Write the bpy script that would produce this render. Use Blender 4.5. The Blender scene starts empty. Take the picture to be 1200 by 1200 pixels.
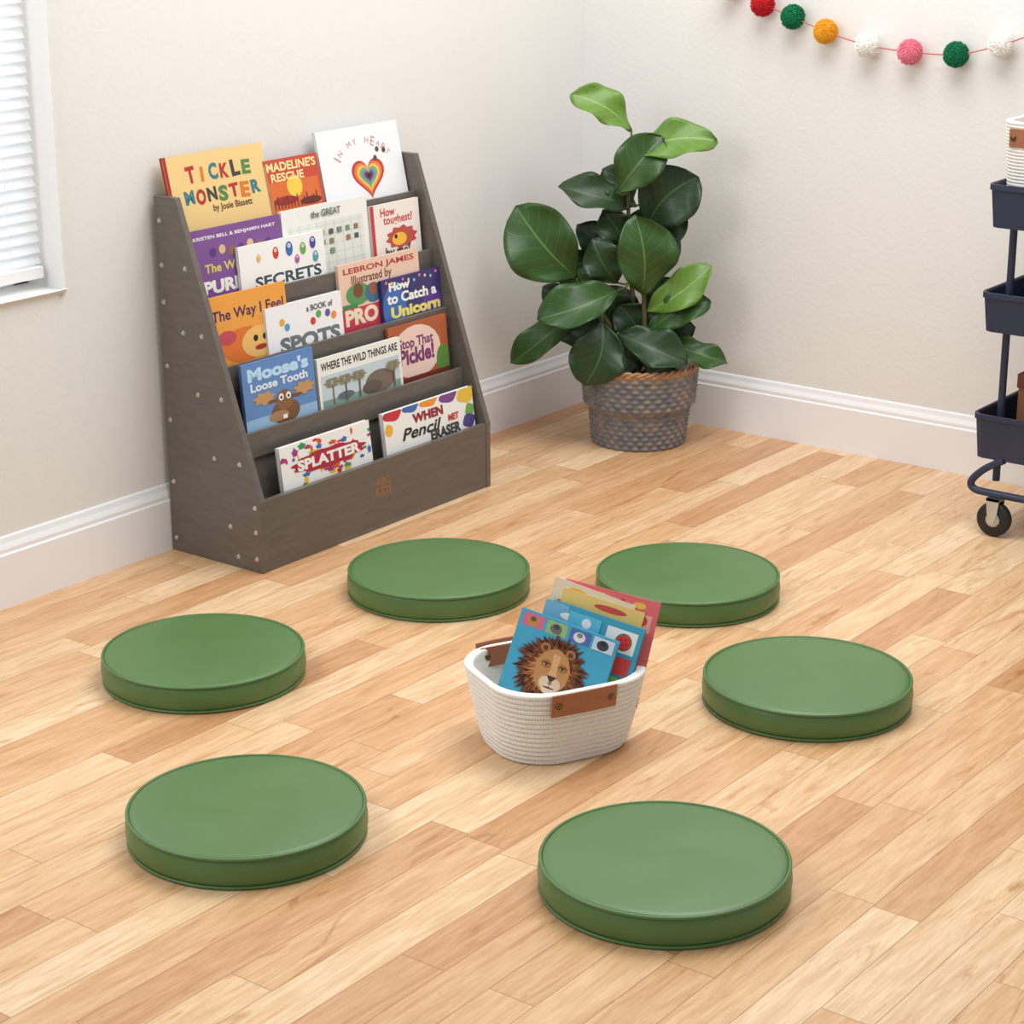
import bpy, bmesh, math, random
from mathutils import Vector, Matrix
random.seed(7)
sc=bpy.context.scene
COL=bpy.context.collection
pi=math.pi
def lin(c):
    def f(v):
        v/=255.
        return v/12.92 if v<=.04045 else ((v+.055)/1.055)**2.4
    return (f(c[0]),f(c[1]),f(c[2]),1)
_m={}
def mat(name,c,rough=.5,noise=.0,nscale=20,bump=0,bscale=60,metal=0,coat=0,spec=.5,sss=0):
    if name in _m: return _m[name]
    m=bpy.data.materials.new(name);m.use_nodes=True
    nt=m.node_tree;b=nt.nodes['Principled BSDF']
    col=lin(c)
    b.inputs['Base Color'].default_value=col
    b.inputs['Roughness'].default_value=rough
    b.inputs['Metallic'].default_value=metal
    b.inputs['Coat Weight'].default_value=coat
    b.inputs['Specular IOR Level'].default_value=spec
    tc=nt.nodes.new('ShaderNodeTexCoord')
    if noise>0:
        n=nt.nodes.new('ShaderNodeTexNoise');n.inputs['Scale'].default_value=nscale;n.inputs['Detail'].default_value=4
        nt.links.new(tc.outputs['Object'],n.inputs['Vector'])
        mx=nt.nodes.new('ShaderNodeMix');mx.data_type='RGBA'
        mx.inputs[6].default_value=tuple(v*(1-noise) for v in col[:3])+(1,)
        mx.inputs[7].default_value=tuple(min(1,v*(1+noise)) for v in col[:3])+(1,)
        nt.links.new(n.outputs['Fac'],mx.inputs[0]);nt.links.new(mx.outputs[2],b.inputs['Base Color'])
    if bump>0:
        n=nt.nodes.new('ShaderNodeTexNoise');n.inputs['Scale'].default_value=bscale;n.inputs['Detail'].default_value=3
        nt.links.new(tc.outputs['Object'],n.inputs['Vector'])
        bp=nt.nodes.new('ShaderNodeBump');bp.inputs['Strength'].default_value=bump;bp.inputs['Distance'].default_value=.003
        nt.links.new(n.outputs['Fac'],bp.inputs['Height']);nt.links.new(bp.outputs[0],b.inputs['Normal'])
    _m[name]=m;return m
def pc(c,rough=.38):
    return mat('print_%d_%d_%d'%tuple(c),c,rough)
def empty(name,loc=(0,0,0)):
    e=bpy.data.objects.new(name,None);e.location=loc;e.empty_display_size=.05;COL.objects.link(e);return e
def mk(name,verts,faces,mats,parent=None,smooth=False,mi=None,loc=None,uvs=None):
    me=bpy.data.meshes.new(name);me.from_pydata([tuple(v) for v in verts],[],faces)
    for m in (mats if isinstance(mats,(list,tuple)) else [mats]): me.materials.append(m)
    if mi: me.polygons.foreach_set('material_index',mi)
    if smooth: me.polygons.foreach_set('use_smooth',[True]*len(me.polygons))
    me.update()
    o=bpy.data.objects.new(name,me);COL.objects.link(o)
    if parent: o.parent=parent
    if loc: o.location=loc
    return o
def bev(o,w=.002,s=2):
    md=o.modifiers.new('bevel','BEVEL');md.width=w;md.segments=s;md.limit_method='ANGLE';md.angle_limit=.6
    return o
def boxvf(x0,x1,y0,y1,z0,z1,b=0):
    v=[(x0,y0,z0),(x1,y0,z0),(x1,y1,z0),(x0,y1,z0),(x0,y0,z1),(x1,y0,z1),(x1,y1,z1),(x0,y1,z1)]
    f=[(0,3,2,1),(4,5,6,7),(0,1,5,4),(1,2,6,5),(2,3,7,6),(3,0,4,7)]
    return v,[tuple(i+b for i in q) for q in f]
def boxes(name,bl,m,parent=None,bw=.0015):
    V=[];F=[]
    for b in bl:
        v,f=boxvf(*b,b=len(V));V+=v;F+=f
    o=mk(name,V,F,m,parent)
    if bw: bev(o,bw)
    return o
def tube(name,pts,r,m,parent=None,res=8,cyc=False):
    cu=bpy.data.curves.new(name,'CURVE');cu.dimensions='3D';cu.bevel_depth=1.0;cu.bevel_resolution=3;cu.use_fill_caps=True
    sp=cu.splines.new('POLY');P=[Vector(p) for p in pts]
    Q=[];n=len(P);rr=r if isinstance(r,(list,tuple)) else [r]*n
    R=[]
    for i in range(n if cyc else n-1):
        p0=P[(i-1)%n] if (cyc or i>0) else P[i];p1=P[i];p2=P[(i+1)%n];p3=P[(i+2)%n] if (cyc or i+2<n) else P[(i+1)%n]
        for k in range(res):
            t=k/res
            Q.append(.5*((2*p1)+(-p0+p2)*t+(2*p0-5*p1+4*p2-p3)*t*t+(-p0+3*p1-3*p2+p3)*t**3))
            R.append(rr[i]*(1-t)+rr[(i+1)%n]*t)
    if not cyc: Q.append(P[-1]);R.append(rr[-1])
    sp.points.add(len(Q)-1)
    for i,q in enumerate(Q): sp.points[i].co=(*q,1);sp.points[i].radius=R[i]
    sp.use_cyclic_u=cyc
    t=bpy.data.objects.new(name,cu);COL.objects.link(t)
    dg=bpy.context.evaluated_depsgraph_get()
    me=bpy.data.meshes.new_from_object(t.evaluated_get(dg));bpy.data.objects.remove(t)
    me.materials.clear();me.materials.append(m)
    me.polygons.foreach_set('use_smooth',[True]*len(me.polygons))
    o=bpy.data.objects.new(name,me);COL.objects.link(o)
    if parent:o.parent=parent
    return o
def revolve(name,prof,m,parent=None,n=96,loc=None,fn=None):
    V=[];F=[]
    for r,z in prof:
        for k in range(n):
            a=2*pi*k/n;V.append((r*math.cos(a),r*math.sin(a),z))
    for i in range(len(prof)-1):
        for k in range(n):
            k2=(k+1)%n;F.append((i*n+k,i*n+k2,(i+1)*n+k2,(i+1)*n+k))
    return mk(name,V,F,m,parent,True,loc=loc)

# ---------------------------------------------------------------- room
def floor_mat():
    m=bpy.data.materials.new('wood_plank_floor');m.use_nodes=True;nt=m.node_tree;N=nt.nodes;L=nt.links;b=N['Principled BSDF']
    tc=N.new('ShaderNodeTexCoord');sp=N.new('ShaderNodeSeparateXYZ');L.new(tc.outputs['Object'],sp.inputs[0])
    def M(op,a,bb=None,c=None):
        n=N.new('ShaderNodeMath');n.operation=op
        for i,x in enumerate((a,bb,c)):
            if x is None: continue
            if isinstance(x,(int,float)): n.inputs[i].default_value=x
            else: L.new(x,n.inputs[i])
        return n.outputs[0]
    W=.078;LEN=.66
    xs=M('DIVIDE',sp.outputs[0],W);ix=M('FLOOR',xs);fx=M('FRACT',xs)
    wn=N.new('ShaderNodeTexWhiteNoise');wn.noise_dimensions='1D';L.new(ix,wn.inputs['W'])
    ln=M('MULTIPLY_ADD',wn.outputs['Value'],.28,LEN-.14)
    yo=M('MULTIPLY_ADD',wn.outputs['Value'],7.3,sp.outputs[1]);ys=M('DIVIDE',yo,ln);iy=M('FLOOR',ys);fy=M('FRACT',ys)
    cb=N.new('ShaderNodeCombineXYZ');L.new(ix,cb.inputs[0]);L.new(iy,cb.inputs[1])
    w2=N.new('ShaderNodeTexWhiteNoise');w2.noise_dimensions='2D';L.new(cb.outputs[0],w2.inputs['Vector'])
    def grain(ky,scale,det,dist,rough=.6):
        g=N.new('ShaderNodeCombineXYZ')
        L.new(M('MULTIPLY_ADD',w2.outputs['Value'],37.,sp.outputs[0]),g.inputs[0])
        L.new(M('MULTIPLY',sp.outputs[1],ky),g.inputs[1]);L.new(M('MULTIPLY',w2.outputs['Value'],11.),g.inputs[2])
        n=N.new('ShaderNodeTexNoise');n.inputs['Scale'].default_value=scale;n.inputs['Detail'].default_value=det;n.inputs['Roughness'].default_value=rough;n.inputs['Distortion'].default_value=dist;L.new(g.outputs[0],n.inputs['Vector']);return n.outputs['Fac']
    def rng(x,a,c):
        r=N.new('ShaderNodeMapRange');r.inputs[1].default_value=a;r.inputs[2].default_value=c;L.new(x,r.inputs[0]);return r.outputs[0]
    def mul(col,fac,dark,light):
        c=N.new('ShaderNodeMix');c.data_type='RGBA';c.inputs[6].default_value=dark+(1,);c.inputs[7].default_value=light+(1,);L.new(fac,c.inputs[0])
        x=N.new('ShaderNodeMix');x.data_type='RGBA';x.blend_type='MULTIPLY';x.inputs[0].default_value=1;L.new(col,x.inputs[6]);L.new(c.outputs[2],x.inputs[7]);return x.outputs[2]
    cr=N.new('ShaderNodeValToRGB');e=cr.color_ramp.elements
    e[0].position=0;e[0].color=lin((205,158,115));e[1].position=1;e[1].color=lin((237,208,170))
    x=e.new(.5);x.color=lin((226,187,144))
    x=e.new(.2);x.color=lin((216,173,129))
    L.new(w2.outputs['Value'],cr.inputs[0])
    fine=grain(.07,190,4,.3)
    col=mul(cr.outputs[0],rng(grain(.10,34,5,1.6),.32,.60),(.85,.75,.64),(1.02,1.02,1.02))
    col=mul(col,rng(fine,.35,.62),(.90,.84,.78),(1.04,1.04,1.04))
    col=mul(col,rng(grain(.16,16,3,2.6),.27,.39),(.77,.60,.46),(1,1,1))
    dx=M('MULTIPLY',M('MINIMUM',fx,M('SUBTRACT',1.,fx)),W);dy=M('MULTIPLY',M('MINIMUM',fy,M('SUBTRACT',1.,fy)),ln)
    d=M('MINIMUM',dx,dy);s=M('LESS_THAN',d,.0007)
    m4=N.new('ShaderNodeMix');m4.data_type='RGBA';m4.blend_type='MULTIPLY';L.new(s,m4.inputs[0]);L.new(col,m4.inputs[6]);m4.inputs[7].default_value=(.52,.40,.32,1)
    L.new(m4.outputs[2],b.inputs['Base Color'])
    b.inputs['Roughness'].default_value=.32
    bp=N.new('ShaderNodeBump');bp.inputs['Strength'].default_value=.2;bp.inputs['Distance'].default_value=.001;L.new(M('SUBTRACT',M('MULTIPLY',fine,.3),s),bp.inputs['Height']);L.new(bp.outputs[0],b.inputs['Normal'])
    return m
v,f=boxvf(-.16,5.2,-6,.14,-.05,0);mk('floor',v,f,floor_mat())
wallm=mat('wall_paint',(234,233,230),.75,noise=.02,nscale=2,bump=.25,bscale=75,spec=.25)
WY0,WY1,WZ0,WZ1=-2.75,-1.832,.628,1.75
bm=bmesh.new();ys=[-6,WY0,WY1,.0];zs=[0,WZ0,WZ1,2.5]
G={}
for s,x in enumerate((0,-.14)):
    for i,y in enumerate(ys):
        for j,z in enumerate(zs): G[s,i,j]=bm.verts.new((x,y,z))
for s in (0,1):
    for i in range(3):
        for j in range(3):
            if i==1 and j==1: continue
            q=[G[s,i,j],G[s,i+1,j],G[s,i+1,j+1],G[s,i,j+1]]
            bm.faces.new(q if s==0 else q[::-1])
ring=[(1,1),(2,1),(2,2),(1,2)]
for a in range(4):
    i,j=ring[a];k,l=ring[(a+1)%4];bm.faces.new([G[0,k,l],G[0,i,j],G[1,i,j],G[1,k,l]])
out=[(i,0) for i in range(3)]+[(3,j) for j in range(3)]+[(i,3) for i in (3,2,1)]+[(0,j) for j in (3,2,1)]
for a in range(len(out)):
    i,j=out[a];k,l=out[(a+1)%len(out)];bm.faces.new([G[0,i,j],G[0,k,l],G[1,k,l],G[1,i,j]])
bm.normal_update()
ed=[]
for a in range(4):
    i,j=ring[a];k,l=ring[(a+1)%4];ed.append(bm.edges.get((G[0,i,j],G[0,k,l])));ed.append(bm.edges.get((G[0,i,j],G[1,i,j])))
bmesh.ops.bevel(bm,geom=ed,offset=.012,segments=5,affect='EDGES',profile=.5)
bmesh.ops.recalc_face_normals(bm,faces=bm.faces)
me=bpy.data.meshes.new('wall_left');bm.to_mesh(me);me.materials.append(wallm);o=bpy.data.objects.new('wall_left',me);COL.objects.link(o)
v,f=boxvf(-.14,5.2,0,.14,0,2.5);mk('wall_back',v,f,wallm)
prof=[(0,0),(.014,0),(.014,.112),(.011,.116),(.011,.124),(.0095,.128),(.006,.136),(.004,.146),(.002,.149),(0,.149)]
basem=mat('baseboard_paint',(246,247,249),.35)
def extr(name,P,Q,mapf):
    n=len(prof);V=[mapf(a,P,z) for a,z in prof]+[mapf(a,Q,z) for a,z in prof]
    F=[(i,(i+1)%n,n+(i+1)%n,n+i) for i in range(n)]+[tuple(range(n))[::-1],tuple(range(n,2*n))]
    return mk(name,V,F,basem)
extr('baseboard_left',-6,-.0145,lambda a,p,z:(a,p,z))
extr('baseboard_back',0,5.2,lambda a,p,z:(p,-a,z))
win=empty('window_1',(-.07,-2.29,1.19))
def chp(o):
    o.parent=win;o.matrix_parent_inverse=Matrix.Translation(-win.location)
slat=mat('blind_slat',(248,249,250),.5)
nt=slat.node_tree;b=nt.nodes['Principled BSDF'];tr=nt.nodes.new('ShaderNodeBsdfTranslucent');tr.inputs[0].default_value=(.95,.97,1,1)
ms=nt.nodes.new('ShaderNodeMixShader');ms.inputs[0].default_value=.40;nt.links.new(b.outputs[0],ms.inputs[1]);nt.links.new(tr.outputs[0],ms.inputs[2]);nt.links.new(ms.outputs[0],nt.nodes['Material Output'].inputs[0])
V=[];F=[]
z=.690
while z<1.72:
    base=len(V)
    a=math.radians(57)
    for k in range(5):
        s=(k/4-.5)*.026;bow=.0015*(1-(2*k/4-1)**2)
        x=-.046+s*math.cos(a)+bow*math.sin(a);zz=z-s*math.sin(a)+bow*math.cos(a)
        V+= [(x,WY0+.012,zz),(x,WY1-.014,zz)]
    for k in range(4): F.append((base+2*k,base+2*k+1,base+2*k+3,base+2*k+2))
    z+=.0225
o=mk('blind_slats',V,F,slat,smooth=True);chp(o)
o=boxes('blind_rails',[(-.060,-.032,WY0+.012,WY1-.014,.650,.674),(-.066,-.026,WY0+.005,WY1-.003,1.71,1.748)],mat('blind_rail',(248,249,250),.4));chp(o)
o=boxes('blind_cords',[(-.0325,-.0315,y,y+.0012,.67,1.72) for y in (-2.6,-2.3,-1.93)],mat('cord',(235,235,235)),bw=0);chp(o)
o=boxes('window_frame',[(-.135,-.1,WY0,WY0+.04,WZ0,WZ1),(-.135,-.1,WY1-.04,WY1,WZ0,WZ1),(-.135,-.1,WY0,WY1,WZ0,WZ0+.075),(-.135,-.1,WY0,WY1,WZ1-.04,WZ1)],basem);chp(o)

# ---------------------------------------------------------------- cushions
vin=mat('green_vinyl',(80,117,62),.40,noise=.05,nscale=6,bump=.35,bscale=9,spec=.6)
def cushion(x,y,rot):
    e=empty('floor_cushion',(x,y,0))
    R=.1885;T=.052
    pr=[(0.0001,T+.003)]
    for i in range(1,20):
        r=(R-.006)*i/19;pr.append((r,T+.003*(1-(i/19)**4)))
    pr+=[(R-.0045,T-.0012),(R-.003,T-.003),(R-.0008,T-.006)]
    for i in range(1,10):
        z=T-.006-(T-.012)*i/10;pr.append((R-.0008+.0038*math.sin(pi*i/10)**.8,z))
    pr+=[(R-.002,.006),(R-.004,.003),(R-.008,.0),(0.0001,.0)]
    o=revolve('pad',pr[::-1],vin,e,144)
    for v in o.data.vertices:
        r=math.hypot(v.co.x,v.co.y);a=math.atan2(v.co.y,v.co.x)+rot
        if v.co.z>T-.002 and r<R-.004:
            v.co.z+=.0010*math.sin(3*a+r*30)*(r/R)*(1-(r/R)**6)*2
        elif .008<v.co.z<T-.007:
            q=1+.0022*math.sin(9*a)*math.sin(5*a+1)
            v.co.x*=q;v.co.y*=q
    for nm,zz,rr in (('piping_top',T-.0018,R-.0012),('piping_bottom',.0035,R-.0010)):
        P=[];q=[]
        n=128
        for k in range(n):
            a=2*pi*k/n
            for j in range(8):
                b=2*pi*j/8;P.append(((rr+.0029*math.cos(b))*math.cos(a),(rr+.0029*math.cos(b))*math.sin(a),zz+.0029*math.sin(b)))
        for k in range(n):
            for j in range(8): q.append((k*8+j,((k+1)%n)*8+j,((k+1)%n)*8+(j+1)%8,k*8+(j+1)%8))
        mk(nm,P,q,vin,e,True)
for i,(x,y) in enumerate([(1.748,-2.231),(1.122,-2.482),(.593,-2.053),(.656,-1.430),(1.088,-1.143),(1.562,-1.477)]): cushion(x,y,i*1.3)

# ---------------------------------------------------------------- shelf
def shelf_mat():
    m=mat('grey_stained_wood',(104,97,91),.34,bump=.05,bscale=100)
    nt=m.node_tree;N=nt.nodes;L=nt.links;b=N['Principled BSDF']
    tc=N.new('ShaderNodeTexCoord');mp=N.new('ShaderNodeMapping');mp.inputs['Scale'].default_value=(3,2,14);L.new(tc.outputs['Object'],mp.inputs[0])
    n=N.new('ShaderNodeTexNoise');n.inputs['Scale'].default_value=6;n.inputs['Detail'].default_value=6;n.inputs['Distortion'].default_value=.6;L.new(mp.outputs[0],n.inputs['Vector'])
    mx=N.new('ShaderNodeMix');mx.data_type='RGBA';mx.inputs[6].default_value=lin((88,82,77));mx.inputs[7].default_value=lin((116,108,100));L.new(n.outputs['Fac'],mx.inputs[0]);L.new(mx.outputs[2],b.inputs['Base Color'])
    return m
shm=shelf_mat()
sh=empty('book_display_shelf',(0.15,-1.18,0))
def sp_(o):
    o.parent=sh;o.matrix_parent_inverse=Matrix.Translation(-sh.location);return o
xs=lambda z:.08+(.787-z)*.338
Y0,Y1=-1.579,-.785
PT=.016
for nm,ya,yb in (('side_panel_left',Y0,Y0+PT),('side_panel_right',Y1-PT,Y1)):
    pr=[(.016,0),(.292,0),(.292,.160),(.080,.787),(.016,.787)]
    V=[(x,ya,z) for x,z in pr]+[(x,yb,z) for x,z in pr];n=5
    F=[tuple(range(n)),tuple(range(n,2*n))[::-1]]+[(i,n+i,n+(i+1)%n,(i+1)%n) for i in range(n)]
    sp_(bev(mk(nm,V,F,shm),.0015))
RZ=[.700,.565,.431,.290,.160]
RB=[z-.045 for z in RZ];RB[4]=.115
RF=.026
bl=[(.016,.022,Y0+PT,Y1-PT,.02,.785)]
for i,z in enumerate(RZ):
    x=xs(z)-RF
    if i<4: bl.append((x-.008,x,Y0+PT,Y1-PT,z-.057,z))
    else: bl.append((.276,.290,Y0+PT,Y1-PT,.0,.160))
    bl.append((max(.023,x-.052),(x-.007 if i<4 else .277),Y0+PT,Y1-PT,RB[i]-.010,RB[i]))
sp_(boxes('rails_and_trays',bl,shm,bw=.001))
TA=math.radians(5)
V=[];F=[]
for i,z in enumerate(RZ):
    x=xs(z)-RF-.044;zb=RB[i];zt=(RB[i-1]-.010) if i>0 else .784
    xt=x-(zt-zb)*math.tan(TA)
    if i==0: x=max(x,.03);xt=.024+.006
    b0=len(V)
    for yy in (Y0+PT,Y1-PT): V+=[(x,yy,zb),(x-.006,yy,zb),(xt-.006,yy,zt),(xt,yy,zt)]
    F+=[tuple(b0+k for k in q) for q in ((0,1,2,3),(7,6,5,4),(0,3,7,4),(1,5,6,2),(0,4,5,1),(3,2,6,7))]
sp_(mk('tier_backs',V,F,shm))
scr=mat('screw_steel',(200,198,192),.25,metal=.9)
V=[];F=[]
sc_pts=[(.030,.735),(.030,.64),(.030,.56),(.030,.42),(.030,.30),(.030,.16),(.030,.03),(.10,.64),(.085,.50),(.14,.50),(.12,.37),(.19,.37),(.16,.235),(.235,.235),(.20,.09),(.275,.145),(.275,.09),(.275,.03),(.22,.025)]
for (x,z) in sc_pts:
    b0=len(V);n=12
    for k in range(n): V.append((x+.0060*math.cos(2*pi*k/n),Y0-.0003,z+.0060*math.sin(2*pi*k/n)))
    for k in range(n): V.append((x+.0040*math.cos(2*pi*k/n),Y0-.0026,z+.0040*math.sin(2*pi*k/n)))
    F+=[tuple(range(b0+n,b0+2*n))]+[(b0+k,b0+(k+1)%n,b0+n+(k+1)%n,b0+n+k) for k in range(n)]
sp_(mk('screws',V,F,scr))

# ---------------------------------------------------------------- book cover builder
_tc={}
def textmesh(s,bold=.0,shear=0):
    k=(s,bold,shear)
    if k in _tc: return _tc[k]
    cu=bpy.data.curves.new('t','FONT');cu.body=s;cu.size=1;cu.offset=bold;cu.align_x='CENTER';cu.resolution_u=3;cu.shear=shear;cu.space_line=.85
    t=bpy.data.objects.new('t',cu);COL.objects.link(t);dg=bpy.context.evaluated_depsgraph_get()
    me=bpy.data.meshes.new_from_object(t.evaluated_get(dg));bpy.data.objects.remove(t)
    V=[v.co.copy() for v in me.vertices];F=[tuple(p.vertices) for p in me.polygons]
    x0=min(v.x for v in V);x1=max(v.x for v in V);y0=min(v.y for v in V);y1=max(v.y for v in V)
    _tc[k]=([((v.x-(x0+x1)/2)/(x1-x0),(v.y-(y0+y1)/2)/(x1-x0)) for v in V],F,(y1-y0)/(x1-x0))
    bpy.data.meshes.remove(me);return _tc[k]
LAY=.00011
class Book:
    def __init__(s,name,BL,W,U,w,h,th,cover,parent,spine=None):
        s.BL=Vector(BL);s.W=Vector(W).normalized();s.U=Vector(U).normalized();s.N=s.W.cross(s.U).normalized()
        s.w=w;s.h=h;s.V=[];s.F=[];s.I=[];s.M=[];s.name=name;s.layer=0;s.parent=parent
        s.blk(0,w,0,h,-.0018,0,cover);s.blk(0,w,0,h,-th,-th+.0018,cover);s.blk(0,.002,0,h,-th+.0009,-.0009,spine or cover)
        s.blk(.0015,w-.003,.002,h-.002,-th+.0017,-.0017,(240,236,228))
    def mi(s,c):
        m=pc(c)
        if m not in s.M: s.M.append(m)
        return s.M.index(m)
    def P(s,u,v,d): return s.BL+s.W*u+s.U*v+s.N*d
    def blk(s,u0,u1,v0,v1,d0,d1,c):
        vv,ff=boxvf(u0,u1,v0,v1,d0,d1,b=len(s.V));s.V+=[s.P(*q) for q in vv];s.F+=ff;s.I+=[s.mi(c)]*6
    def poly(s,pts,c,keep=False):
        if not keep: s.layer+=1
        b=len(s.V);s.V+=[s.P(max(0,min(1,x))*s.w,max(0,min(1,y))*s.h,LAY*s.layer) for x,y in pts];s.F.append(tuple(range(b,b+len(pts))));s.I.append(s.mi(c))
        return s
    def rect(s,x0,y0,x1,y1,c,keep=False): return s.poly([(x0,y0),(x1,y0),(x1,y1),(x0,y1)],c,keep)
    def ell(s,x,y,rx,ry,c,n=20,wob=0,k=5,keep=False):
        return s.poly([(x+rx*(1+wob*math.sin(k*2*pi*i/n))*math.cos(2*pi*i/n),y+ry*(1+wob*math.sin(k*2*pi*i/n))*math.sin(2*pi*i/n)) for i in range(n)],c,keep)
    def circ(s,x,y,r,c,**a): return s.ell(x,y,r,r*s.w/s.h,c,**a)
    def text(s,t,x,y,wd,c,rot=0,bold=.02,ht=None,shear=0,keep=False):
        V,F,asp=textmesh(t,bold,shear);s.layer+=0 if keep else 1;b=len(s.V);cr,sr=math.cos(rot),math.sin(rot)
        sx=wd*s.w;sy=sx if ht is None else ht*s.h/asp
        for (a,bb) in V:
            a*=sx;bb*=sy
            s.V.append(s.P(x*s.w+a*cr-bb*sr,y*s.h+a*sr+bb*cr,LAY*s.layer))
        s.F+=[tuple(q+b for q in f) for f in F];s.I+=[s.mi(c)]*len(F);return s
    def done(s):
        o=mk(s.name,s.V,s.F,[pc((255,255,255))] if not s.M else s.M,None,mi=s.I)
        o.parent=s.parent;o.matrix_parent_inverse=Matrix.Translation(-s.parent.location);return o
bk=empty('picture_books',(0.15,-1.18,.5))
def SB(name,row,yl,yr,zt,cover,back=0,roll=0,tilt=5,th=.009,spine=None):
    z=RZ[row];zb=RB[row]+.001;x=xs(z)-.036-back
    if row==4: x=.272-back
    t=math.radians(tilt);h=(zt-zb)/math.cos(t)
    W=Vector((0,1,0));U=Vector((-math.sin(t),0,math.cos(t)))
    if roll:
        W,U=W*math.cos(roll)+U*math.sin(roll),U*math.cos(roll)-W*math.sin(roll)
    dz=max(0,-math.sin(roll)*(yr-yl))
    return Book(name,(x,yl,zb+dz),W,U,yr-yl,h-dz,th,cover,bk,spine)
WH=(246,245,240);BK=(30,28,30);RD=(200,40,45)
BB_=.0115
# row 1
B=SB('tickle_book',0,-1.562,-1.264,.864,(233,200,134),tilt=12,spine=(165,35,38))
B.rect(0,0,.03,1,(165,35,38))
cols=[(176,46,42),(215,120,40),(60,120,130),(176,46,42),(60,60,60),(80,130,70)]
for i,c in enumerate('TICKLE'): B.text(c,.24+i*.112,.79-(.01*(i%2)),.09 if c!='I' else .03,cols[i],ht=.15 if i%2 else .17,bold=.05,rot=.05*((-1)**i),keep=i>0)
for i,c in enumerate('MONSTER'): B.text(c,.19+i*.112,.57-(.012*(i%2)),.095,cols[(i+2)%6],ht=.16 if i%2 else .14,bold=.05,rot=.05*((-1)**i),keep=i>0)
B.text('by Josie Bissett',.6,.42,.4,(90,60,40));B.done()
B=SB('rescue_book',0,-1.272,-1.096,.822,(196,72,50),tilt=12,back=.0)
B.rect(.05,.05,.95,.70,(214,108,50)).circ(.5,.62,.14,(236,200,70)).ell(.3,.45,.22,.06,(150,40,40)).ell(.75,.4,.2,.05,(90,40,40)).text("MADELINE'S",.5,.90,.9,(250,225,160),bold=.03,ht=.12).text('RESCUE',.4,.76,.6,(250,225,160),bold=.03,ht=.11)
for i in range(14): B.rect(.08+i*.06,.35,.10+i*.06,.35+.12+.05*math.sin(i*2.1),(120,40,35),keep=i>0)
B.done()
B=SB('heart_book',0,-1.090,-.806,.864,(238,240,243),tilt=12)
for i,c in enumerate('IN MY HEART'):
    a=pi*.83-i*pi*.066
    if c!=' ': B.text(c,.52+.36*math.cos(a),.50+.34*math.sin(a),.045 if c!='I' else .012,(200,110,110),rot=a-pi/2,bold=.0,keep=i>0)
def heart(B,cx,cy,s,c):
    pts=[]
    for i in range(36):
        t=2*pi*i/36;pts.append((cx+s*16*math.sin(t)**3/16,cy+s*1.2*(13*math.cos(t)-5*math.cos(2*t)-2*math.cos(3*t)-math.cos(4*t))/16))
    B.poly(pts,c)
for s,c in zip((.20,.17,.14,.11,.085,.06,.035),((190,60,55),(230,120,60),(240,190,90),(120,170,110),(90,150,180),(140,60,110),(60,30,40))): heart(B,.55,.45,s,c)
for (x,y) in ((.70,.72),(.78,.70),(.66,.63)): B.circ(x,y,.022,(90,70,60))
B.done()
# row 2
B=SB('purple_people_book',1,-1.562,-1.278,.712,(128,84,152),back=BB_)
B.text('KRISTEN BELL & BENJAMIN HART',.5,.90,.88,WH,bold=.02,ht=.05).text('The World',.40,.56,.50,(225,215,90),bold=.02,ht=.10).text('PURPLE',.42,.35,.60,WH,bold=.05,ht=.15)
for i in range(7): B.circ(.25+i*.1,.73+.02*math.sin(i*2),.035,[(90,60,130),(220,190,140),(150,110,80)][i%3],keep=i>0)
B.done()
B=SB('grid_book',1,-1.274,-.989,.716,(240,241,236),back=BB_)
B.rect(.06,.1,.94,.8,(228,232,226))
for i in range(9): B.rect(.09+i*.1,.1,.095+i*.1,.8,(190,196,190),keep=i>0)
for i in range(6): B.rect(.06,.2+i*.11,.94,.204+i*.11,(190,196,190),keep=i>0)
random.seed(3)
for i in range(22):
    x=random.choice([.1,.2,.3,.4,.5,.6,.7,.8])+.02;y=random.choice([.42,.53,.64])
    B.rect(x,y,x+.05,y+.06,random.choice([(120,150,120),(90,90,100),(170,190,120),(150,120,90)]))
B.text('the GREAT',.5,.9,.35,(90,110,90)).done()
B=SB('monsters_white_book',1,-1.428,-1.156,.662,(244,245,244),back=0)
B.text('SECRETS',.55,.40,.78,(60,80,90),bold=.03,ht=.18)
for x,y,r,c in ((.42,.80,.05,(210,60,50)),(.58,.82,.06,(60,110,180)),(.74,.78,.05,(110,170,80)),(.86,.84,.05,(70,70,160)),(.22,.78,.03,(230,190,60)),(.66,.64,.035,(180,80,150)),(.88,.62,.045,(80,160,170))):
    B.ell(x,y,r*.7,r*1.9,c).circ(x,y+r*.8,r*.3,WH).circ(x,y+r*.8,r*.12,BK)
B.done()
B=SB('hedgehog_book',1,-.986,-.812,.688,(240,232,225),back=.006)
B.rect(0,0,.07,1,(196,60,66)).text('How',.35,.88,.3,(200,60,60),bold=.03).text('toughest?',.55,.75,.6,(200,60,60),bold=.02).ell(.6,.5,.3,.15,(190,80,70),n=40,wob=.12,k=10).ell(.55,.48,.15,.09,(245,190,60)).circ(.48,.52,.03,BK).text('by me!',.5,.30,.5,(60,60,60)).done()
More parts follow.
